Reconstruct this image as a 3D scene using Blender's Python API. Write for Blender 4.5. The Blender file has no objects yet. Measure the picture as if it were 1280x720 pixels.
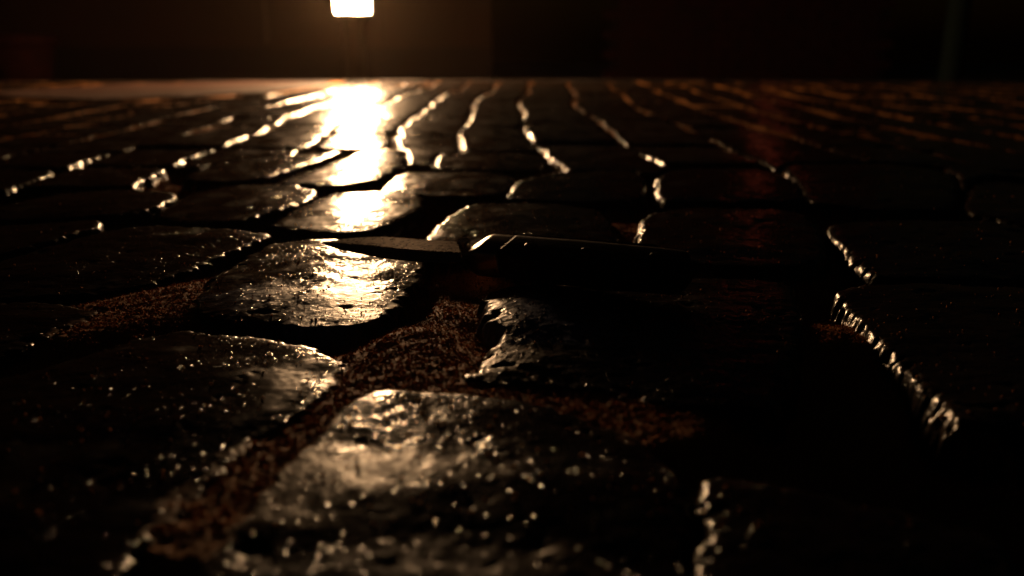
import bpy, bmesh, math, random
import numpy as np
from mathutils import Vector, Matrix

random.seed(7)
rng = np.random.default_rng(11)
S = bpy.context.scene
COL = S.collection

# ------------------------------------------------------------ camera
CH, F, HOR = 0.12, 1100.0, 55.0            # camera height (m), focal length (px of 1280), horizon row
PITCH = math.atan((360 - HOR) / F)
cam_d = bpy.data.cameras.new('camera')
cam = bpy.data.objects.new('camera', cam_d)
COL.objects.link(cam)
cam.location = (0, 0, CH)
cam.rotation_euler = (math.pi / 2 - PITCH, 0, 0)
cam_d.sensor_width = 36
cam_d.lens = F / 1280 * 36
cam_d.clip_start = 0.01
cam_d.clip_end = 500
cam_d.dof.use_dof = True
cam_d.dof.focus_distance = 0.43
cam_d.dof.aperture_fstop = 6.5
cam_d.dof.aperture_blades = 7
S.camera = cam

# ------------------------------------------------------------ sky (night: very faint)
W = bpy.data.worlds.new('World')
S.world = W
W.use_nodes = True
nt = W.node_tree
bg = nt.nodes['Background']
sky = nt.nodes.new('ShaderNodeTexSky')
sky.sky_type = 'NISHITA'
sky.sun_disc = False
sky.sun_elevation = math.radians(1)
sky.sun_rotation = math.radians(200)
nt.links.new(sky.outputs[0], bg.inputs[0])
bg.inputs[1].default_value = 0.0012

S.view_settings.view_transform = 'Standard'
S.view_settings.look = 'None'
S.view_settings.exposure = 0.0
S.view_settings.gamma = 1.0
S.cycles.use_denoising = True
S.cycles.max_bounces = 6
S.cycles.sample_clamp_indirect = 4.0

LAMP_STRENGTH = 315.0
RED_STRENGTH = 0.38


# ------------------------------------------------------------ helpers
def ray(u, v):
    x, y = (u - 640) / F, -(v - 360) / F
    c, s = math.cos(PITCH), math.sin(PITCH)
    return Vector((x, c + y * s, -s + y * c))


def gp(u, v, z=0.0):
    """ground point seen at photo pixel (u, v), on height z"""
    d = ray(u, v)
    t = (z - CH) / d.z
    return (d.x * t, d.y * t)


def at(u, v, Y):
    d = ray(u, v)
    t = Y / d.y
    return Vector((d.x * t, Y, CH + d.z * t))


def tag(o, label=None, cat=None, group=None, kind=None):
    if label: o['label'] = label
    if cat: o['category'] = cat
    if group: o['group'] = group
    if kind: o['kind'] = kind
    return o


def empty(name, loc, rot=(0, 0, 0)):
    o = bpy.data.objects.new(name, None)
    o.empty_display_size = 0.05
    o.location = loc
    o.rotation_euler = rot
    COL.objects.link(o)
    return o


def link_bm(name, bm, mat, parent=None, smooth=False, mw=None):
    me = bpy.data.meshes.new(name)
    bmesh.ops.recalc_face_normals(bm, faces=bm.faces)
    bm.to_mesh(me)
    bm.free()
    o = bpy.data.objects.new(name, me)
    COL.objects.link(o)
    me.materials.append(mat)
    if smooth:
        me.polygons.foreach_set('use_smooth', [True] * len(me.polygons))
    if parent: o.parent = parent
    return o


def box(bm, c, s, rot=None, bev=0.0):
    r = bmesh.ops.create_cube(bm, size=1.0)
    vs = r['verts']
    M = Matrix.Translation(c) @ (rot or Matrix()) @ Matrix.Diagonal((*s, 1))
    bmesh.ops.transform(bm, matrix=M, verts=vs)
    if bev:
        es = list({e for v in vs for e in v.link_edges})
        bmesh.ops.bevel(bm, geom=es, offset=bev, segments=2, affect='EDGES')


def cyl(bm, p0, p1, r0, r1=None, n=24):
    r1 = r0 if r1 is None else r1
    p0, p1 = Vector(p0), Vector(p1)
    d = p1 - p0
    r = bmesh.ops.create_cone(bm, cap_ends=True, segments=n, radius1=r0, radius2=r1, depth=d.length)
    M = Matrix.Translation((p0 + p1) / 2) @ d.to_track_quat('Z', 'Y').to_matrix().to_4x4()
    bmesh.ops.transform(bm, matrix=M, verts=r['verts'])


def lathe(bm, prof, n=40):
    rings = []
    for r, z in prof:
        rings.append([bm.verts.new((r * math.cos(2 * math.pi * k / n), r * math.sin(2 * math.pi * k / n), z)) for k in range(n)])
    for a, b in zip(rings, rings[1:]):
        for k in range(n):
            bm.faces.new((a[k], a[(k + 1) % n], b[(k + 1) % n], b[k]))
    bm.faces.new(rings[0][::-1])
    bm.faces.new(rings[-1])


# numpy gradient noise
_P = rng.permutation(4096)
_G = rng.normal(size=(4096, 2))
_G /= np.linalg.norm(_G, axis=1)[:, None]


def perlin(x, y, seed=0):
    xi, yi = np.floor(x).astype(np.int64), np.floor(y).astype(np.int64)
    xf, yf = x - xi, y - yi
    u, v = xf * xf * xf * (xf * (xf * 6 - 15) + 10), yf * yf * yf * (yf * (yf * 6 - 15) + 10)

    def g(i, j):
        h = _P[(_P[(xi + i + seed * 131) & 4095] + yi + j) & 4095]
        return _G[h, 0] * (xf - i) + _G[h, 1] * (yf - j)
    a = g(0, 0) * (1 - u) + g(1, 0) * u
    b = g(0, 1) * (1 - u) + g(1, 1) * u
    return (a * (1 - v) + b * v) * 1.4


def fbm(x, y, scale, octv=3, seed=0):
    s = np.zeros_like(x)
    a, f, t = 1.0, 1.0 / scale, 0.0
    for k in range(octv):
        s += a * perlin(x * f, y * f, seed + k)
        t += a
        a *= 0.5
        f *= 2.03
    return s / t


# ------------------------------------------------------------ materials
def new_mat(name):
    m = bpy.data.materials.new(name)
    m.use_nodes = True
    n = m.node_tree
    return m, n, n.nodes['Principled BSDF']


def nd(n, t, **kw):
    o = n.nodes.new(t)
    for k, v in kw.items(): setattr(o, k, v)
    return o


def noise_node(n, scale, detail=3, rough=0.55, coord='Object'):
    tc = nd(n, 'ShaderNodeTexCoord')
    t = nd(n, 'ShaderNodeTexNoise')
    t.inputs['Scale'].default_value = scale
    t.inputs['Detail'].default_value = detail
    t.inputs['Roughness'].default_value = rough
    n.links.new(tc.outputs[coord], t.inputs['Vector'])
    return t


def ramp(n, src, stops):
    r = nd(n, 'ShaderNodeValToRGB')
    e = r.color_ramp.elements
    while len(e) < len(stops): e.new(0.5)
    for q, (p, c) in zip(e, stops):
        q.position = p
        q.color = (*c, 1) if len(c) == 3 else c
    n.links.new(src, r.inputs[0])
    return r


def g3(v): return (v, v, v)


def simple(name, c, rough=0.5, metal=0.0, nscale=60, var=0.35, bump=0.0, bscale=400, spec=0.5):
    m, n, p = new_mat(name)
    t = noise_node(n, nscale)
    r = ramp(n, t.outputs[0], [(0.3, tuple(x * (1 - var) for x in c)), (0.7, tuple(min(1, x * (1 + var)) for x in c))])
    n.links.new(r.outputs[0], p.inputs['Base Color'])
    r2 = ramp(n, t.outputs[0], [(0.3, g3(max(0.02, rough * 0.75))), (0.7, g3(min(1, rough * 1.25)))])
    n.links.new(r2.outputs[0], p.inputs['Roughness'])
    p.inputs['Metallic'].default_value = metal
    p.inputs['Specular IOR Level'].default_value = spec
    if bump:
        b = nd(n, 'ShaderNodeBump')
        b.inputs['Distance'].default_value = bump
        t2 = noise_node(n, bscale, 2)
        n.links.new(t2.outputs[0], b.inputs['Height'])
        n.links.new(b.outputs[0], p.inputs['Normal'])
    return m


def emit(name, c, s):
    m, n, p = new_mat(name)
    p.inputs['Base Color'].default_value = (0.8, 0.8, 0.8, 1)
    p.inputs['Emission Color'].default_value = (*c, 1)
    p.inputs['Emission Strength'].default_value = s
    return m


def paving_material():
    m, n, p = new_mat('wet_granite_and_sand')
    L = n.links
    a_st = nd(n, 'ShaderNodeAttribute', attribute_name='stone')
    a_rn = nd(n, 'ShaderNodeAttribute', attribute_name='tone')
    a_pa = nd(n, 'ShaderNodeAttribute', attribute_name='wear_and_light')
    a_dp = nd(n, 'ShaderNodeAttribute', attribute_name='film')
    # stone colour
    t1 = noise_node(n, 45, 4)
    c1 = ramp(n, t1.outputs[0], [(0.3, (0.012, 0.008, 0.0055)), (0.55, (0.026, 0.017, 0.011)), (0.75, (0.05, 0.033, 0.022))])
    mul = nd(n, 'ShaderNodeMix', data_type='RGBA', blend_type='MULTIPLY')
    mul.inputs[0].default_value = 1.0
    L.new(c1.outputs[0], mul.inputs[6])
    tr = ramp(n, a_rn.outputs['Fac'], [(0.0, (0.65, 0.6, 0.6)), (1.0, (1.3, 1.15, 1.05))])
    L.new(tr.outputs[0], mul.inputs[7])
    wear_and_light = nd(n, 'ShaderNodeMix', data_type='RGBA')
    L.new(a_pa.outputs['Fac'], wear_and_light.inputs[0])
    L.new(mul.outputs[2], wear_and_light.inputs[6])
    a_co = nd(n, 'ShaderNodeAttribute', attribute_name='cool_light')
    wc = ramp(n, a_co.outputs['Fac'], [(0.0, (0.24, 0.17, 0.11)), (1.0, (0.36, 0.46, 0.85))])  # blue stop is cool light painted into the stone, tan stop is mineral
    L.new(wc.outputs[0], wear_and_light.inputs[7])
    # sand colour
    t2 = noise_node(n, 1100, 3, 0.7)
    c2 = ramp(n, t2.outputs[0], [(0.3, (0.34, 0.11, 0.02)), (0.5, (0.62, 0.23, 0.05)), (0.72, (0.75, 0.35, 0.10))])
    mx = nd(n, 'ShaderNodeMix', data_type='RGBA')
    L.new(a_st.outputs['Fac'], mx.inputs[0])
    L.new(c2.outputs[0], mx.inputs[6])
    L.new(wear_and_light.outputs[2], mx.inputs[7])
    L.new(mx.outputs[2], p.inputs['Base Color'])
    # roughness: water film vs damp stone vs sand
    rf = ramp(n, a_dp.outputs['Fac'], [(0.0, g3(0.25)), (0.5, g3(0.13)), (0.78, g3(0.15)), (1.0, g3(0.26))])
    mr = nd(n, 'ShaderNodeMix', data_type='FLOAT')
    L.new(a_st.outputs['Fac'], mr.inputs[0])
    mr.inputs[2].default_value = 0.7
    L.new(rf.outputs[0], mr.inputs[3])
    mw_ = nd(n, 'ShaderNodeMix', data_type='FLOAT')
    L.new(a_pa.outputs['Fac'], mw_.inputs[0])
    L.new(mr.outputs[0], mw_.inputs[2])
    mw_.inputs[3].default_value = 0.5
    L.new(mw_.outputs[0], p.inputs['Roughness'])
    sr = nd(n, 'ShaderNodeMapRange')
    sr.inputs['To Min'].default_value = 0.18
    sr.inputs['To Max'].default_value = 0.5
    L.new(a_st.outputs['Fac'], sr.inputs['Value'])
    L.new(sr.outputs[0], p.inputs['Specular IOR Level'])
    # micro relief
    v1 = nd(n, 'ShaderNodeTexVoronoi', feature='F1')
    v1.inputs['Scale'].default_value = 470
    v1.inputs['Randomness'].default_value = 1
    tc = nd(n, 'ShaderNodeTexCoord')
    L.new(tc.outputs['Object'], v1.inputs['Vector'])
    t3 = noise_node(n, 480, 3, 0.6)
    dm = nd(n, 'ShaderNodeMapRange')
    dm.inputs['From Min'].default_value = 0.0
    dm.inputs['From Max'].default_value = 0.42
    dm.inputs['To Min'].default_value = 1.0
    dm.inputs['To Max'].default_value = 0.0
    dm.interpolation_type = 'SMOOTHSTEP'
    L.new(v1.outputs['Distance'], dm.inputs['Value'])
    sp = nd(n, 'ShaderNodeSeparateColor')
    L.new(v1.outputs['Color'], sp.inputs[0])
    gt = nd(n, 'ShaderNodeMapRange')
    gt.inputs['From Min'].default_value = 0.6
    gt.inputs['From Max'].default_value = 0.95
    L.new(sp.outputs[0], gt.inputs['Value'])
    pr_ = nd(n, 'ShaderNodeMath', operation='MULTIPLY')
    L.new(dm.outputs[0], pr_.inputs[0])
    L.new(gt.outputs[0], pr_.inputs[1])
    add = nd(n, 'ShaderNodeMath', operation='MULTIPLY_ADD')
    L.new(t3.outputs[0], add.inputs[0])
    add.inputs[1].default_value = 0.4
    L.new(pr_.outputs[0], add.inputs[2])
    # grain strength is lower where the water film fills the relief
    st = ramp(n, a_dp.outputs['Fac'], [(0.0, g3(1.0)), (0.45, g3(0.75)), (0.9, g3(0.06))])
    b = nd(n, 'ShaderNodeBump')
    b.inputs['Distance'].default_value = 0.00072
    L.new(st.outputs[0], b.inputs['Strength'])
    L.new(add.outputs[0], b.inputs['Height'])
    L.new(b.outputs[0], p.inputs['Normal'])
    return m


M_PAVE = paving_material()
M_SAND = simple('coarse_sand', (0.60, 0.22, 0.055), 0.8, nscale=900, var=0.7, spec=.12)
M_LOW = simple('damp_ground', (0.03, 0.022, 0.018), 0.6, nscale=8, bump=0.01, bscale=30)
M_KERB = simple('kerb_granite', (0.062, 0.020, 0.008), 0.55, nscale=14, var=0.3, bump=0.003, bscale=60)
M_WALL = simple('brown_plaster', (0.016, 0.0065, 0.0035), 0.9, nscale=3, spec=.1, var=0.25, bump=0.004, bscale=40)
M_WOOD = simple('dark_boards', (0.008, 0.004, 0.003), 0.9, nscale=12, spec=.1)
M_IRON = simple('black_iron', (0.02, 0.018, 0.016), 0.5, metal=0.3, nscale=30, bump=0.0006, bscale=200)
M_STEEL = simple('blade_steel', (0.52, 0.40, 0.31), 0.30, metal=1.0, nscale=300, var=0.12, bump=0.00002, bscale=900)
M_BOLST = simple('bolster_steel', (0.42, 0.38, 0.34), 0.33, metal=1.0, nscale=200, var=0.15)
M_HANDLE = simple('black_handle', (0.022, 0.009, 0.006), 0.5, nscale=220, var=0.4, bump=0.0001, bscale=900, spec=.22)
M_RIM_LINER = simple('rim_lit_liner', (0.20, 0.07, 0.05), 0.4, metal=0.8, nscale=200)  # red colour stands in for the rim light along the handle
M_BRICK = simple('dim_brick', (0.02, 0.004, 0.003), 0.9, nscale=10, spec=.1, bump=0.004, bscale=60)
M_POLE = simple('grey_green_paint', (0.004, 0.008, 0.006), 0.9, nscale=20, spec=.1)
M_CLAY = simple('terracotta', (0.012, 0.0025, 0.002), 0.9, nscale=20, spec=.05)
M_LAMP = emit('lamp_glass_glow', (1.0, 0.585, 0.285), LAMP_STRENGTH)
M_RED = emit('red_glass_glow', (1.0, 0.06, 0.02), RED_STRENGTH)

# ------------------------------------------------------------ paving: stones of the near field, read as ground outlines
NEAR = [
    # (outline in photo pixels, height of top, tilt x, tilt y, dome, film, wear and painted light)
    dict(n='A', p=[(336, 283), (372, 262), (415, 242), (500, 239), (530, 247), (522, 264), (480, 284), (440, 292), (380, 290)], film=.95),
    dict(n='B', p=[(240, 388), (262, 350), (335, 304), (400, 298), (490, 300), (536, 314), (520, 350), (503, 380), (468, 407), (400, 412), (330, 404), (262, 400)], film=.55, wear_and_light=1),
    dict(n='C', p=[(527, 304), (560, 272), (592, 254), (680, 254), (752, 262), (768, 300), (742, 333), (640, 338), (565, 325)], film=.6),
    dict(n='D', p=[(470, 242), (500, 217), (560, 214), (625, 216), (646, 224), (628, 243), (600, 246), (520, 245)], film=.75),
    dict(n='E', p=[(543, 212), (549, 196), (560, 191), (660, 192), (684, 197), (668, 212), (640, 214)], film=.7),
    dict(n='F', p=[(632, 247), (648, 226), (690, 216), (790, 214), (806, 222), (800, 252), (700, 252)], film=.6),
    dict(n='G', p=[(798, 312), (806, 268), (860, 259), (1000, 262), (1022, 285), (1030, 322), (985, 335), (880, 333)], film=.7),
    dict(n='H', p=[(1032, 283), (1100, 275), (1250, 278), (1350, 300), (1360, 345), (1200, 350), (1094, 347), (1062, 314)], film=.5),
    dict(n='I', p=[(1045, 358), (1150, 355), (1400, 362), (1560, 520), (1400, 545), (1195, 532), (1150, 468), (1085, 410)], film=.5),
    dict(n='J', p=[(612, 370), (680, 354), (870, 347), (985, 352), (1000, 400), (985, 470), (960, 512), (860, 512), (740, 490), (650, 482), (566, 476), (612, 454), (630, 425), (603, 405)], film=.25, wear_and_light=.6),
    dict(n='K', p=[(205, 800), (270, 680), (310, 628), (395, 550), (448, 497), (490, 486), (600, 494), (700, 512), (800, 552), (850, 600), (862, 700), (866, 800)], film=.45, wear_and_light=.5),
    dict(n='L', p=[(878, 604), (905, 596), (1000, 616), (1120, 640), (1245, 668), (1320, 800), (884, 800), (880, 690)], film=.4),
    dict(n='M', p=[(-240, 560), (-60, 492), (30, 466), (120, 440), (218, 411), (320, 420), (400, 437), (436, 456), (408, 492), (350, 532), (280, 590), (180, 680), (110, 790), (-300, 790)], film=.62),
    dict(n='N', p=[(341, 294), (300, 286), (200, 281), (150, 284), (80, 304), (-40, 338), (-90, 365), (-40, 376), (60, 374), (150, 366), (222, 345), (275, 320)], film=.5),
    dict(n='O', p=[(-260, 350), (-120, 300), (0, 281), (120, 275), (128, 282), (60, 303), (-60, 334), (-180, 362)], film=.5),
    dict(n='P', p=[(-220, 470), (-120, 392), (0, 378), (80, 382), (124, 389), (104, 402), (70, 415), (30, 437), (-60, 466)], film=.4),
    dict(n='Q', p=[(190, 270), (240, 241), (290, 233), (368, 232), (397, 240), (385, 253), (345, 264), (300, 276), (230, 278)], film=.75),
    dict(n='R', p=[(343, 229), (400, 210), (452, 190), (500, 186), (505, 205), (475, 224), (420, 233), (375, 231)], film=.95),
    dict(n='T', p=[(225, 226), (262, 206), (320, 198), (392, 192), (432, 187), (395, 203), (335, 222), (280, 230)], film=.8),
    dict(n='U', p=[(-40, 268), (60, 243), (150, 236), (226, 240), (180, 267), (80, 273), (0, 276)], film=.5),
    dict(n='V', p=[(822, 252), (824, 216), (870, 210), (960, 211), (992, 226), (1005, 252), (900, 254)], film=.7),
    dict(n='W', p=[(1012, 252), (1000, 228), (978, 205), (1090, 203), (1190, 212), (1195, 262), (1100, 266)], film=.5),
    dict(n='X', p=[(1205, 262), (1222, 222), (1400, 240), (1420, 290), (1340, 292), (1262, 276)], film=.5),
]


def chaikin(P, k=2, c=.16):
    P = np.array(P, float)
    for _ in range(k):
        Q = np.roll(P, -1, axis=0)
        a, b = P * (1 - c) + Q * c, P * c + Q * (1 - c)
        P = np.empty((len(a) * 2, 2))
        P[0::2], P[1::2] = a, b
    return P


def inside(P, x, y):
    r = np.zeros(x.shape, bool)
    n = len(P)
    for i in range(n):
        x0, y0 = P[i]
        x1, y1 = P[(i + 1) % n]
        c = (y0 > y) != (y1 > y)
        if c.any():
            r ^= c & (x < (x1 - x0) * (y - y0) / (y1 - y0 + 1e-12) + x0)
    return r


def sdist(P, x, y):
    d = np.full(x.shape, 1e9)
    n = len(P)
    for i in range(n):
        a, b = P[i], P[(i + 1) % n]
        e = b - a
        t = np.clip(((x - a[0]) * e[0] + (y - a[1]) * e[1]) / (e @ e + 1e-12), 0, 1)
        d = np.minimum(d, (x - a[0] - t * e[0]) ** 2 + (y - a[1] - t * e[1]) ** 2)
    d = np.sqrt(d)
    return np.where(inside(P, x, y), d, -d)


stones = []
for s in NEAR:
    poly = chaikin([gp(u, v) for u, v in s['p']], 2)
    stones.append(dict(P=poly, film=s['film'], wear_and_light=s.get('wear_and_light', 0), near=True, n=s['n'], z=0.0,
                       tx=rng.normal() * .003, ty=rng.normal() * .003, tone=rng.random(), dome=.0022))
near_polys = [s['P'] for s in stones]
# running rows of setts for the rest of the square
EDGE_Y = 2.90
# a smooth slab of the gutter lies along the far left of the setts
SLAB = np.array([gp(u_, v_) for u_, v_ in [(-20, 117), (150, 106.5), (420, 101.5), (405, 108), (330, 117), (230, 123), (120, 127), (20, 124)]])
near_polys.append(SLAB)
X = -3.1
while X < 3.1:
    w = 0.088 + rng.random() * 0.030
    Y = -0.1 - rng.random() * .12
    ph = rng.random() * 6
    wob = lambda x_, y_: (x_ + 0.020 * math.sin(y_ * 2.6 + .4) + .006 * math.sin(y_ * 9 + round(x_ * 8)), y_)
    while Y < EDGE_Y - .03:
        rh = 0.125 + rng.random() * 0.05
        if Y + rh > EDGE_Y: rh = EDGE_Y - Y
        if abs(X) < 0.42 + 0.95 * max(Y, 0):
            g = 0.0035
            j = lambda: rng.normal() * 0.0035
            q = [(X + g + j(), Y + g + j()), (X + w * .5, Y + g + j() - .002), (X + w - g + j(), Y + g + j()),
                 (X + w - g + j() * .6, Y + rh * .5), (X + w - g + j(), Y + rh - g + j()), (X + w * .5, Y + rh - g + j() + .002),
                 (X + g + j(), Y + rh - g + j()), (X + g + j() * .6, Y + rh * .5)]
            P = chaikin([wob(*c) for c in q], 1)
            ok = True
            cut = []
            cx, cy = P.mean(0)
            gx, gy = gp(548, 395)
            if math.hypot(cx - gx, cy - gy) < .085: ok = False
            for NP in near_polys:
                if P[:, 0].max() < NP[:, 0].min() - .02 or P[:, 0].min() > NP[:, 0].max() + .02 or P[:, 1].max() < NP[:, 1].min() - .02 or P[:, 1].min() > NP[:, 1].max() + .02: continue
                if sdist(NP, np.array([cx]), np.array([cy]))[0] > -0.012:
                    ok = False
                    break
                cut.append(NP)
                if cy < 0.70 and (sdist(NP, P[:, 0], P[:, 1]) > -0.003).any():
                    ok = False
                    break
            if ok:
                stones.append(dict(P=P, cut=cut, film=(0.5 + rng.random() * .4) if Y < .9 else .8 + rng.random() * .3, wear_and_light=0, near=False, n='', z=rng.normal() * .0010,
                                   tx=rng.normal() * .010, ty=rng.normal() * .007, tone=rng.random(), dome=.001 + rng.random() * .0015))
        Y += rh
    X += w

# grid: fine close to the camera, coarser with distance
ys = [0.12]
while ys[-1] < EDGE_Y:
    y = ys[-1]
    ys.append(min(EDGE_Y, y + min(max(y * y / 105 * 0.62, 0.0009), 0.011)))
ys = np.array(ys)
NC = 1250
u = np.linspace(-1, 1, NC)
t = u * (0.5 + 0.5 * u * u)
XX = (t[None, :] * (0.22 + 0.95 * ys[:, None]))
YY = np.repeat(ys[:, None], NC, 1)
nr = len(ys)
x, y = XX.ravel(), YY.ravel()
wx = x + 0.0035 * fbm(x, y, 0.022, 3, 3) + 0.0016 * fbm(x, y, .006, 2, 5)
wy = y + 0.0035 * fbm(x, y, 0.022, 3, 9) + 0.0016 * fbm(x, y, .006, 2, 15)
best = np.full(x.shape, -0.05)
sid = np.full(x.shape, -1)
order = None
for k, s in enumerate(stones):
    P = s['P']
    m = 0.03
    x0, x1, y0, y1 = P[:, 0].min() - m, P[:, 0].max() + m, P[:, 1].min() - m, P[:, 1].max() + m
    ra, rb = np.searchsorted(ys, [y0, y1])
    if rb <= ra: continue
    sl = np.arange(ra * NC, rb * NC)
    sl = sl[(x[sl] > x0) & (x[sl] < x1)]
    if len(sl) == 0: continue
    d = sdist(P, wx[sl], wy[sl])
    for NP in s.get('cut', ()):
        d = np.minimum(d, -sdist(NP, wx[sl], wy[sl]) - 0.007)
    b = d > best[sl]
    best[sl[b]] = d[b]
    sid[sl[b]] = k

arr = lambda key: np.array([s[key] for s in stones] + [0])[sid]
cxs = np.array([s['P'][:, 0].mean() for s in stones] + [0])[sid]
cys = np.array([s['P'][:, 1].mean() for s in stones] + [0])[sid]
EW = 0.0065
chip = 0.0022 * np.clip(fbm(x, y, .011, 3, 95) - .05, -.2, 1) * 2
tt = np.clip((best + 0.0045 - chip) / EW, 0, 1)
prof = (1 - (1 - tt) ** 2.6) ** 0.75
big = fbm(x, y, 0.05, 4, 21)
mid = fbm(x, y, 0.012, 3, 31)
fin = fbm(x, y, 0.0035, 2, 41)
dome = arr('dome') * np.clip(best / 0.045, 0, 1) ** 0.7
pits = np.clip(fbm(x, y, 0.018, 3, 77) - 0.28, 0, 1)
rough_amt = 1.25 - arr('film')
ztop = arr('z') + arr('tx') * (x - cxs) + arr('ty') * (y - cys) + dome + (0.0022 - 0.0011 * np.clip(arr('film'), 0, 1)) * big + 0.00032 * rough_amt * mid + 0.00018 * rough_amt * fin - 0.004 * pits * rough_amt

jx, jy = gp(648, 402)
ztop = ztop + 0.0066 * np.exp(-((x - jx) / .023) ** 2 - ((y - jy) / .05) ** 2) * (arr('near').astype(bool))
# sand level in the joints: lumps raise it
FILL = [((525, 425), .03, .0105), ((440, 470), .03, .0105), ((385, 535), .025, .0125), ((310, 600), .03, .0125), ((240, 680), .03, .012),
        ((560, 480), .035, .0125), ((700, 505), .035, .0125), ((800, 528), .03, .0125), ((880, 560), .035, .006), ((600, 340), .025, .008), ((575, 385), .028, .006), ((560, 300), .035, .007),
        ((510, 252), .03, .007), ((1030, 420), .035, .011), ((150, 400), .06, .008), ((220, 375), .045, .007), ((290, 345), .03, .004), ((775, 280), .035, .006),
        ((900, 390), .03, .003), ((50, 430), .05, .005), ((1240, 630), .06, -.008), ((1120, 560), .05, -.006)]
fill = -0.0125 + 0.0022 * fbm(x, y, 0.03, 3, 51)
for (pu, pv), r, h in FILL:
    fx, fy = gp(pu, pv, -.004)
    fill = fill + h * np.exp(-(((x - fx) ** 2 + ((y - fy)) ** 2) / (r * r)))
fill = fill + 0.0085 * np.clip((y - 0.7) / 0.5, 0, 1) + 0.0022 * np.clip((np.abs(x + .06) - 0.22) / 0.35, 0, 1) * np.clip((y - .75) / .3, 0, 1)
fill = np.minimum(fill, -0.0006)
fill = fill + 0.0007 * fbm(x, y, .008, 2, 61) + 0.0005 * fbm(x, y, 0.0024, 2, 63)
zst = -0.016 + (ztop + 0.016) * prof
z = np.maximum(fill, zst)
z = np.where(best < -0.006, fill, z)
# the square is gently crowned
z = z + 0.006 * np.clip(y - 0.9, 0, 9) * np.exp(-(x / 1.2) ** 2) * 0.5
blend = np.clip((zst - fill) / 0.0012 + 0.3 + 0.6 * mid, 0, 1)
blend = np.where(best < -0.006, 0, blend)
film = np.clip(arr('film') + 0.95 * fbm(x, y, 0.032, 3, 71) - 0.9 * pits, 0, 1)
film = film * np.clip(best / .007, 0.15, 1)
wear_and_light = np.zeros_like(x)
# cool light painted under the blade and on the chipped corner, tan mineral patches nearer
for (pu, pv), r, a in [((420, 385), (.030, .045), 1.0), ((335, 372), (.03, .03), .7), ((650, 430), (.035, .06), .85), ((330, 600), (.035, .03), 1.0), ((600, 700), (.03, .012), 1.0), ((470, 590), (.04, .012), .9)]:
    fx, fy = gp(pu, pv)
    wear_and_light = np.maximum(wear_and_light, a * np.exp(-((x - fx) / r[0]) ** 2 - ((y - fy) / r[1]) ** 2))
wear_and_light = np.clip((wear_and_light * 1.3 + 0.5 * fbm(x, y, .012, 3, 81) - 0.35) * 1.6, 0, 1) * np.clip(arr('wear_and_light') * 2, 0, 1) * 0.75
wear_and_light = wear_and_light * np.clip(0.75 + 0.9 * fbm(x, y, .005, 3, 85), 0, 1)
wear_and_light = wear_and_light * blend
film = film * (1 - .9 * wear_and_light)

me = bpy.data.meshes.new('cobblestone_pavement')
co = np.stack([x, y, z], 1).astype(np.float32)
idx = np.arange(nr * NC).reshape(nr, NC)
quads = np.stack([idx[:-1, :-1], idx[:-1, 1:], idx[1:, 1:], idx[1:, :-1]], -1).reshape(-1, 4)
me.vertices.add(len(co))
me.vertices.foreach_set('co', co.ravel())
me.loops.add(quads.size)
me.loops.foreach_set('vertex_index', quads.ravel().astype(np.int32))
me.polygons.add(len(quads))
me.polygons.foreach_set('loop_start', (np.arange(len(quads)) * 4).astype(np.int32))
me.polygons.foreach_set('use_smooth', np.ones(len(quads), bool))
me.update(calc_edges=True)
for nm, v in (('stone', blend), ('tone', arr('tone').astype(float)), ('wear_and_light', wear_and_light), ('film', film), ('cool_light', (y > .335).astype(float))):
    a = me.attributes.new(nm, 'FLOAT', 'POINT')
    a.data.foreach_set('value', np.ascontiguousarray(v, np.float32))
me.materials.append(M_PAVE)
pave = bpy.data.objects.new('cobblestone_pavement', me)
COL.objects.link(pave)
tag(pave, 'wet dark cobblestone pavement with sandy joints', kind='structure')

# loose grains lying in the joints: real little stones, far too many to count
cand = np.where((blend < 0.35) & (y < 1.3) & (y > .2) & (np.abs(x) < .12 + .7 * y) & (fill > -0.0125))[0]
area = np.gradient(ys)[(cand // NC)] * (np.abs(np.gradient(XX, axis=1)).ravel()[cand])
pr = area / area.sum()
NG = 90000
pick = rng.choice(cand, NG, p=pr)
cand2 = np.where((blend > 0.9) & (y < 1.0) & (y > .2) & (np.abs(x) < .1 + .65 * y))[0]
pick = np.concatenate([pick, rng.choice(cand2, 2600)])
NG = len(pick)
base = np.array([(1, 0, 0), (-1, 0, 0), (0, 1, 0), (0, -1, 0), (0, 0, 1), (0, 0, -1)], float)
fac = np.array([(0, 2, 4), (2, 1, 4), (1, 3, 4), (3, 0, 4), (2, 0, 5), (1, 2, 5), (3, 1, 5), (0, 3, 5)])
R = rng.normal(size=(NG, 3, 3))
Q, _ = np.linalg.qr(R)
sz = (0.00022 + 0.0006 * rng.random((NG, 1, 1)) ** 2.2) * (0.7 + 0.6 * rng.random((NG, 1, 3)))
gv = np.einsum('nij,nkj->nki', Q, base[None] * sz)
cen = np.stack([x[pick] + rng.normal(size=NG) * .0005, y[pick] + rng.normal(size=NG) * .0005, z[pick] + 0.0002], 1)
gv = (gv + cen[:, None, :]).reshape(-1, 3).astype(np.float32)
gf = (fac[None] + 6 * np.arange(NG)[:, None, None]).reshape(-1, 3)
gm = bpy.data.meshes.new('sand_grains')
gm.vertices.add(len(gv)); gm.vertices.foreach_set('co', gv.ravel())
gm.loops.add(gf.size); gm.loops.foreach_set('vertex_index', gf.ravel().astype(np.int32))
gm.polygons.add(len(gf)); gm.polygons.foreach_set('loop_start', (np.arange(len(gf)) * 3).astype(np.int32))
gm.update(calc_edges=True)
gm.materials.append(M_SAND)
go = bpy.data.objects.new('sand_grains', gm)
COL.objects.link(go)
tag(go, 'rust brown sand grains in the joints between cobbles', 'sand', kind='stuff')

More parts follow.
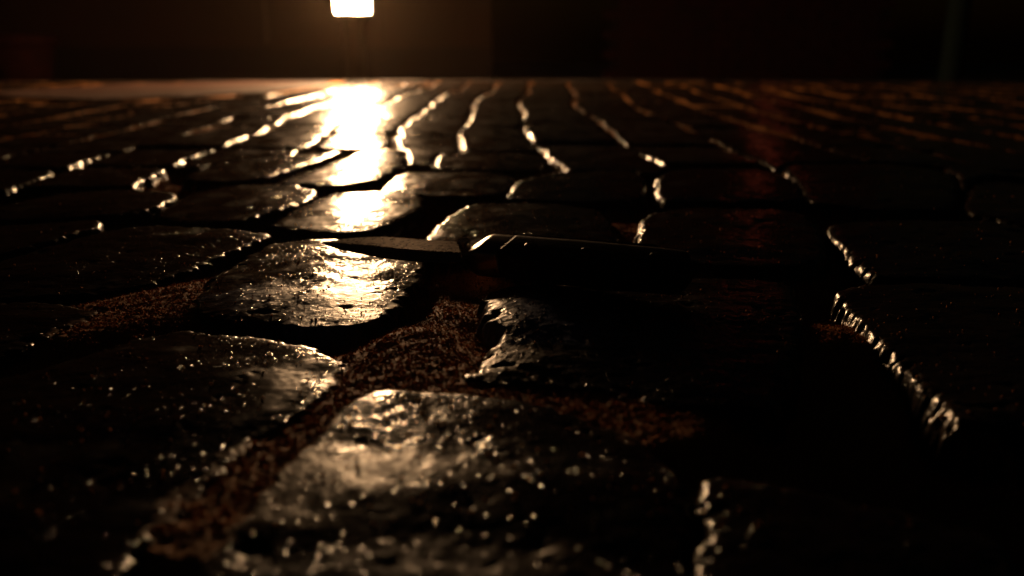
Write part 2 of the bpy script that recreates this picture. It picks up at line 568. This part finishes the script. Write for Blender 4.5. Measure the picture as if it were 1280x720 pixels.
# ------------------------------------------------------------ setting beyond the setts
bm = bmesh.new()
for (a, b, c, d, zz) in [(-14, 14, -4, 14, -0.17)]:
    bm.faces.new([bm.verts.new(p) for p in ((a, c, zz), (b, c, zz), (b, d, zz), (a, d, zz))])
tag(link_bm('ground', bm, M_LOW), 'dark damp ground beyond the square', kind='structure')

def strip(name, y0, y1, mat, zf, n=160, m=24, x0=-4.5, x1=4.5, amp=.002):
    bm = bmesh.new()
    V = []
    for j in range(m + 1):
        yy = y0 + (y1 - y0) * j / m
        xs = np.linspace(x0, x1, n + 1)
        zz = zf(xs, np.full(n + 1, yy)) + amp * fbm(xs, np.full(n + 1, yy), .12, 3, 91)
        V.append([bm.verts.new((xs[i], yy, zz[i])) for i in range(n + 1)])
    for j in range(m):
        for i in range(n):
            bm.faces.new((V[j][i], V[j][i + 1], V[j + 1][i + 1], V[j + 1][i]))
    # front drop at the far edge and at the near edge
    for row_, s in ((V[-1], 1), (V[0], 1)):
        L_ = [bm.verts.new((v.co.x, v.co.y, -0.169)) for v in row_]
        for i in range(n):
            bm.faces.new((row_[i], row_[i + 1], L_[i + 1], L_[i]))
    return link_bm(name, bm, mat, smooth=False)

crown = lambda X_, Y_: 0.003 * np.clip(Y_ - 0.9, 0, 9) * np.exp(-(X_ / 1.2) ** 2)
k = strip('kerb_strip', EDGE_Y + 0.002, 2.96, M_LOW, lambda X_, Y_: crown(X_, Y_) + 0.001)
tag(k, 'dark kerb edging the far side of the cobbles', kind='structure')
bm = bmesh.new()
vs = [bm.verts.new((a, b, .0045 + .0012 * math.sin(a * 5))) for a, b in SLAB]
f = bm.faces.new(vs)
rr = bmesh.ops.extrude_face_region(bm, geom=[f])
bmesh.ops.translate(bm, vec=(0, 0, -.03), verts=[v for v in rr['geom'] if isinstance(v, bmesh.types.BMVert)])
tag(link_bm('gutter_slab', bm, M_KERB), 'smooth brown slab strip along the far left of the cobbles', kind='structure')
# sheet under and beside the setts
bm = bmesh.new()
for pts in ([(-9, -3), (9, -3), (9, 0.119), (-9, 0.119)], [(-9, 0.119), (-0.33, 0.119), (-2.95, 2.9), (-9, 2.9)], [(0.33, 0.119), (9, 0.119), (9, 2.9), (2.95, 2.9)]):
    bm.faces.new([bm.verts.new((a, b, -0.006)) for a, b in pts])
bmesh.ops.subdivide_edges(bm, edges=bm.edges[:], cuts=6, use_grid_fill=True)
tag(link_bm('path', bm, M_LOW), 'damp path around the cobbled area', kind='structure')

# ------------------------------------------------------------ the lit lantern on its short post
LY = 3.12
lx = at(443, 60, LY).x
zb, zt = at(443, 17, LY).z, at(443, -62, LY).z
hw = 0.38 * (at(467, 20, LY).x - at(418, 20, LY).x)
lan = empty('lantern', (lx, LY, -0.17))
tag(lan, 'glowing square lantern on a short dark post at the end of the cobbles', 'lantern')
o0 = 0.17
bm = bmesh.new()
box(bm, (0, 0, (zb + zt) / 2 + o0), (2 * hw, 2 * hw, zt - zb), bev=.004)
link_bm('glass_pane', bm, M_LAMP, lan)
bm = bmesh.new()
for sx in (-1, 1):
    for sy in (-1, 1):
        box(bm, (sx * (hw + .003), sy * (hw + .003), (zb + zt) / 2 + o0), (.006, .006, zt - zb + .004))
box(bm, (0, 0, zb + o0 - .006), (2 * hw + .018, 2 * hw + .018, .010), bev=.002)
link_bm('frame', bm, M_IRON, lan)
bm = bmesh.new()
lathe(bm, [(hw * 1.75, zt + o0 + .003), (hw * 1.8, zt + o0 + .012), (hw * 1.0, zt + o0 + .06), (hw * .3, zt + o0 + .085), (.008, zt + o0 + .09), (.014, zt + o0 + .105), (.001, zt + o0 + .12)], 4)
link_bm('roof', bm, M_IRON, lan)
bm = bmesh.new()
lathe(bm, [(.075, 0), (.075, .02), (.05, .035), (.04, .05), (.036, .1), (.036, zb + o0 - .03), (.05, zb + o0 - .02), (.055, zb + o0 - .0115)], 24)
link_bm('post', bm, M_IRON, lan, smooth=True)

# ------------------------------------------------------------ house wall behind the lantern
WY = 5.6
xr, xl = at(614, 50, WY).x, at(-300, 50, WY).x
hs = empty('house_wall', ((xr + xl) / 2, WY, -0.17))
tag(hs, 'brown house wall with vertical ribs standing behind the lit lantern', 'wall')
wid = xr - xl
bm = bmesh.new()
box(bm, (0, .15, 1.6), (wid, .3, 3.2))
link_bm('wall', bm, M_WALL, hs)
bm = bmesh.new()
box(bm, (0, -.02, .14), (wid + .01, .036, .26), bev=.004)
link_bm('plinth', bm, M_WOOD, hs)
for px in (322, 468, 565):
    bm = bmesh.new()
    box(bm, (at(px, 50, WY).x - hs.location.x, -.022, 1.75), (.13, .04, 2.9), bev=.006)
    link_bm('pilaster', bm, M_WALL, hs)

# ------------------------------------------------------------ brick wall on the right with its red lamp above the frame
BY = 7.2
bx = at(925, 40, BY).x
bw = empty('brick_wall', (bx, BY, -0.17))
tag(bw, 'dim red lit brick wall far back at the right', 'wall')
bm = bmesh.new()
bl, bh = 0.24, 0.075
for r in range(26):
    off = (r % 2) * bl / 2
    for c in range(-4, 5):
        box(bm, (c * bl + off, 0, .06 + r * bh), (bl - .012, .11, bh - .012), bev=.004)
link_bm('brick_course', bm, M_BRICK, bw)
bm = bmesh.new()
box(bm, (.06, .012, 1.0), (9 * bl, .10, 1.96))
link_bm('mortar', bm, M_WOOD, bw)
rl = empty('red_lamp', (at(965, 0, BY).x, BY - .12, 0.98))
tag(rl, 'red glass lamp fixed on the far brick wall', 'lamp')
bm = bmesh.new()
lathe(bm, [(.05, .0), (.075, .02), (.08, .09), (.07, .17), (.045, .2)], 24)
link_bm('glass', bm, M_RED, rl, smooth=True)
bm = bmesh.new()
lathe(bm, [(.085, .201), (.09, .215), (.05, .25), (.01, .26)], 24)
box(bm, (0, .045, .23), (.03, .09, .03))
link_bm('bracket', bm, M_IRON, rl)

# ------------------------------------------------------------ slanting pole on the right, clay pot on the left
PY = 4.2
p0, p1 = at(1186, 104, PY), at(1208, -60, PY)
p0.z = -0.17
d = (p1 - p0).normalized()
pl = empty('pole', p0)
tag(pl, 'slim grey green pole leaning slightly at the far right', 'pole')
bm = bmesh.new()
cyl(bm, (0, 0, 0), d * 2.4, .05, .046)
link_bm('shaft', bm, M_POLE, pl, smooth=False)
bm = bmesh.new()
lathe(bm, [(.09, 0), (.09, .03), (.07, .05), (.058, .09)], 24)
link_bm('base', bm, M_IRON, pl)

CY = 4.6
cp = at(28, 90, CY)
pot = empty('clay_pot', (cp.x, CY, -0.17))
tag(pot, 'barely lit reddish brown clay pot at the far left edge', 'pot')
bm = bmesh.new()
lathe(bm, [(.10, 0), (.115, .02), (.16, .25), (.165, .28), (.185, .285), (.188, .33), (.17, .335), (.15, .30)], 32)
link_bm('vessel', bm, M_CLAY, pot, smooth=True)

# ------------------------------------------------------------ the folding knife
# knife frame: +X towards the tip, +Y towards the spine (far side), Z up through the thickness
def extrude(name, outline, z0, z1, mat, parent, bev=.0, seg=3, zf=None):
    bm = bmesh.new()
    vs = [bm.verts.new((a, b, z0)) for a, b in outline]
    f = bm.faces.new(vs)
    r = bmesh.ops.extrude_face_region(bm, geom=[f])
    bmesh.ops.translate(bm, vec=(0, 0, z1 - z0), verts=[v for v in r['geom'] if isinstance(v, bmesh.types.BMVert)])
    if bev:
        es = [e for e in bm.edges if abs(e.verts[0].co.z - e.verts[1].co.z) < 1e-6]
        bmesh.ops.bevel(bm, geom=es, offset=bev, segments=seg, affect='EDGES')
    o = link_bm(name, bm, mat, parent)
    return o

tip = Vector((gp(406, 306, .0025)[0], gp(406, 306, .0025)[1], .0025))
end = Vector((0.086, 0.410, .012))
ax = (tip - end)
KL = math.hypot(ax.x, ax.y)
ang = math.atan2(ax.y, ax.x)
HL = KL * 0.53          # handle share
BL = KL - HL
root2 = end + ax * (HL / KL)
knife = empty('folding_knife', (root2.x, root2.y, 0.0092))
# roll: spine side raised, so that the face turns a little to the camera; pitch: tip low
knife.rotation_euler = (Matrix.Rotation(ang, 4, 'Z') @ Matrix.Rotation(math.radians(2.2), 4, 'Y') @ Matrix.Rotation(math.radians(-12.5), 4, 'X')).to_euler()
tag(knife, 'open pocket knife with steel blade and black handle lying on the wet cobbles', 'knife')
print('knife length', KL, 'angle', math.degrees(ang))
# after rotation by ang (~160 deg) local +Y points towards the camera; the spine is therefore at -Y
hw2 = .0135
top = lambda s: -hw2 - .0012 * math.sin(s * 3.1)
outl = []
for s in np.linspace(0, 1, 26):                        # far (spine) side, root -> butt
    outl.append((-.002 - s * (HL - .006), -.0125 - .0016 * math.sin(s * math.pi) + .002 * s))
for a in np.linspace(-90, 90, 12)[1:-1]:               # butt
    outl.append((-(HL - .010) - .010 * math.cos(math.radians(a)), .0005 + .0115 * math.sin(math.radians(a))))
for s in np.linspace(1, 0, 30):                        # near (belly) side with finger swells
    outl.append((-.004 - s * (HL - .012), .0122 + .0026 * math.sin(s * math.pi) - .0016 * math.cos(s * math.pi * 6) * (1 - .4 * s) - .0006))
zh = .0082
# handle: rounded-rectangle sections lofted along X
def loft(name, stations, mat, parent, n=40, pw=7.0):
    """stations: (x, y_far, y_near, half thickness)"""
    bm = bmesh.new()
    rings = []
    for X_, ya, yb, h in stations:
        ring = []
        for k in range(n):
            a = 2 * math.pi * k / n
            c, s_ = math.cos(a), math.sin(a)
            ring.append(bm.verts.new((X_, (ya + yb) / 2 + (yb - ya) / 2 * math.copysign(abs(c) ** (2 / pw), c), h * math.copysign(abs(s_) ** (2 / pw), s_))))
        rings.append(ring)
    for a, b in zip(rings, rings[1:]):
        for k in range(n):
            bm.faces.new((a[k], a[(k + 1) % n], b[(k + 1) % n], b[k]))
    bm.faces.new(rings[0]); bm.faces.new(rings[-1][::-1])
    return link_bm(name, bm, mat, parent, smooth=True)


st = []
for i in range(61):
    s_ = i / 60
    X_ = -.0205 - s_ * (HL - .0205)
    far = -.0128 - .0016 * math.sin(s_ * math.pi) + .0015 * s_
    near = .0125 + .0022 * math.sin(s_ * math.pi) - .0014 * math.cos(s_ * math.pi * 5) * (1 - .5 * s_)
    e = max(0, (s_ - .90) / .10)
    q = math.sqrt(max(0.0, 1 - e ** 2.4)) if e else 1
    q = max(q, .25)
    c_ = (far + near) / 2
    h_ = zh * (1 - .10 * s_) * (1 if e < .6 else 1 - .35 * ((e - .6) / .4) ** 2)
    st.append((X_, c_ + (far - c_) * q, c_ + (near - c_) * q, h_))
loft('handle', st, M_HANDLE, knife)
bol = [(-.0200, -.0138), (-.0200, .0118), (-.012, .0132), (-.004, .0142), (.0005, .0135), (.0030, .008), (.0042, 0), (.0030, -.006), (-.0010, -.0112), (-.0035, -.0130), (-.010, -.0137)]
bs = []
for i in range(25):
    s_ = i / 24
    X_ = -.0203 + s_ * .0235
    e = max(0, (s_ - .55) / .45)
    h_ = zh * 1.0 * (1 - .62 * e ** 1.3)
    bs.append((X_, -.0130 + .0035 * e ** 2, .0122 - .0038 * e ** 2, h_))
loft('bolster', bs, M_BOLST, knife, pw=6.0)
lin = [(a * 1.004, b * 1.06) for a, b in outl if a < -.0204]
bm = bmesh.new()
box(bm, (-.024 - (HL - .044) / 2, -.0139, .0058), (HL - .048, .0026, .0022), rot=Matrix.Identity(4), bev=.0005)
link_bm('rim_liner', bm, M_RIM_LINER, knife)
for rx in (-.034, -HL * .55, -HL + .018):
    bm = bmesh.new()
    lathe(bm, [(.0022, -zh - .0003), (.0022, zh + .0002), (.0012, zh + .0006)], 20)
    bmesh.ops.translate(bm, vec=(rx, 0, 0), verts=bm.verts)
    link_bm('rivet', bm, M_BOLST if rx > -.04 else M_HANDLE, knife, smooth=False)
# blade: drop point, ground down from a full-thickness spine to a thin edge
bm = bmesh.new()
N = 60
rows = []
for i in range(N + 1):
    s = i / N
    X_ = .002 + s * (BL - .002)
    sp = -.0098 + .0004 * s + .0125 * max(0, (s - .55) / .45) ** 2.1          # spine
    ed = .0118 + .0022 * math.sin(min(s, .62) / .62 * math.pi * .9) - (.0118 - .0029 + .0005) * max(0, (s - .42) / .58) ** 2.3
    ed = max(ed, sp + .0002)
    if s < .07: ed = .0078 + (ed - .0078) * (s / .07) ** .6                     # choil
    th = .0016 * (1 - s * .55)
    mid_ = sp + (ed - sp) * .42
    bev_ = sp + (ed - sp) * .93
    sp, ed = sp * 1.14, ed * 1.14
    mid_ = sp + (ed - sp) * .55
    rows.append([bm.verts.new(c) for c in ((X_, sp + .0003, th * .8), (X_, mid_, th), (X_, bev_, .00045 * (1 - s * .5)), (X_, ed, 0.00003),
                                           (X_, ed, -.00003), (X_, bev_, -.00045 * (1 - s * .5)), (X_, mid_, -th), (X_, sp + .0003, -th * .8), (X_, sp, -th * .5), (X_, sp, th * .5))])
for a, b in zip(rows, rows[1:]):
    for q in range(10):
        bm.faces.new((a[q], a[(q + 1) % 10], b[(q + 1) % 10], b[q]))
bm.faces.new(rows[0]); bm.faces.new(rows[-1][::-1])
link_bm('blade', bm, M_STEEL, knife)
bm = bmesh.new()
cyl(bm, (.0095, -.004, -.0052), (.0095, -.004, .0052), .0030, .0030, 20)
for e in (.0052, -.0052):
    cyl(bm, (.0095, -.004, e - .0006), (.0095, -.004, e + .0006), .0038, .0034, 20)
link_bm('thumb_stud', bm, M_BOLST, knife)

# ------------------------------------------------------------ thin haze added in place of lens bloom round the lantern
m = bpy.data.materials.new('bloom_haze')
m.use_nodes = True
n = m.node_tree
n.nodes.clear()
out = n.nodes.new('ShaderNodeOutputMaterial')
pv = n.nodes.new('ShaderNodeVolumePrincipled')
pv.inputs['Color'].default_value = (0.9, 0.62, 0.42, 1)
pv.inputs['Density'].default_value = 0.0014
pv.inputs['Anisotropy'].default_value = 0.88
n.links.new(pv.outputs[0], out.inputs['Volume'])
bm = bmesh.new()
box(bm, (0, 5, 1.4), (30, 20, 5.2))
tag(link_bm('haze', bm, m), 'thin haze added for the glow round the lantern', kind='stuff')
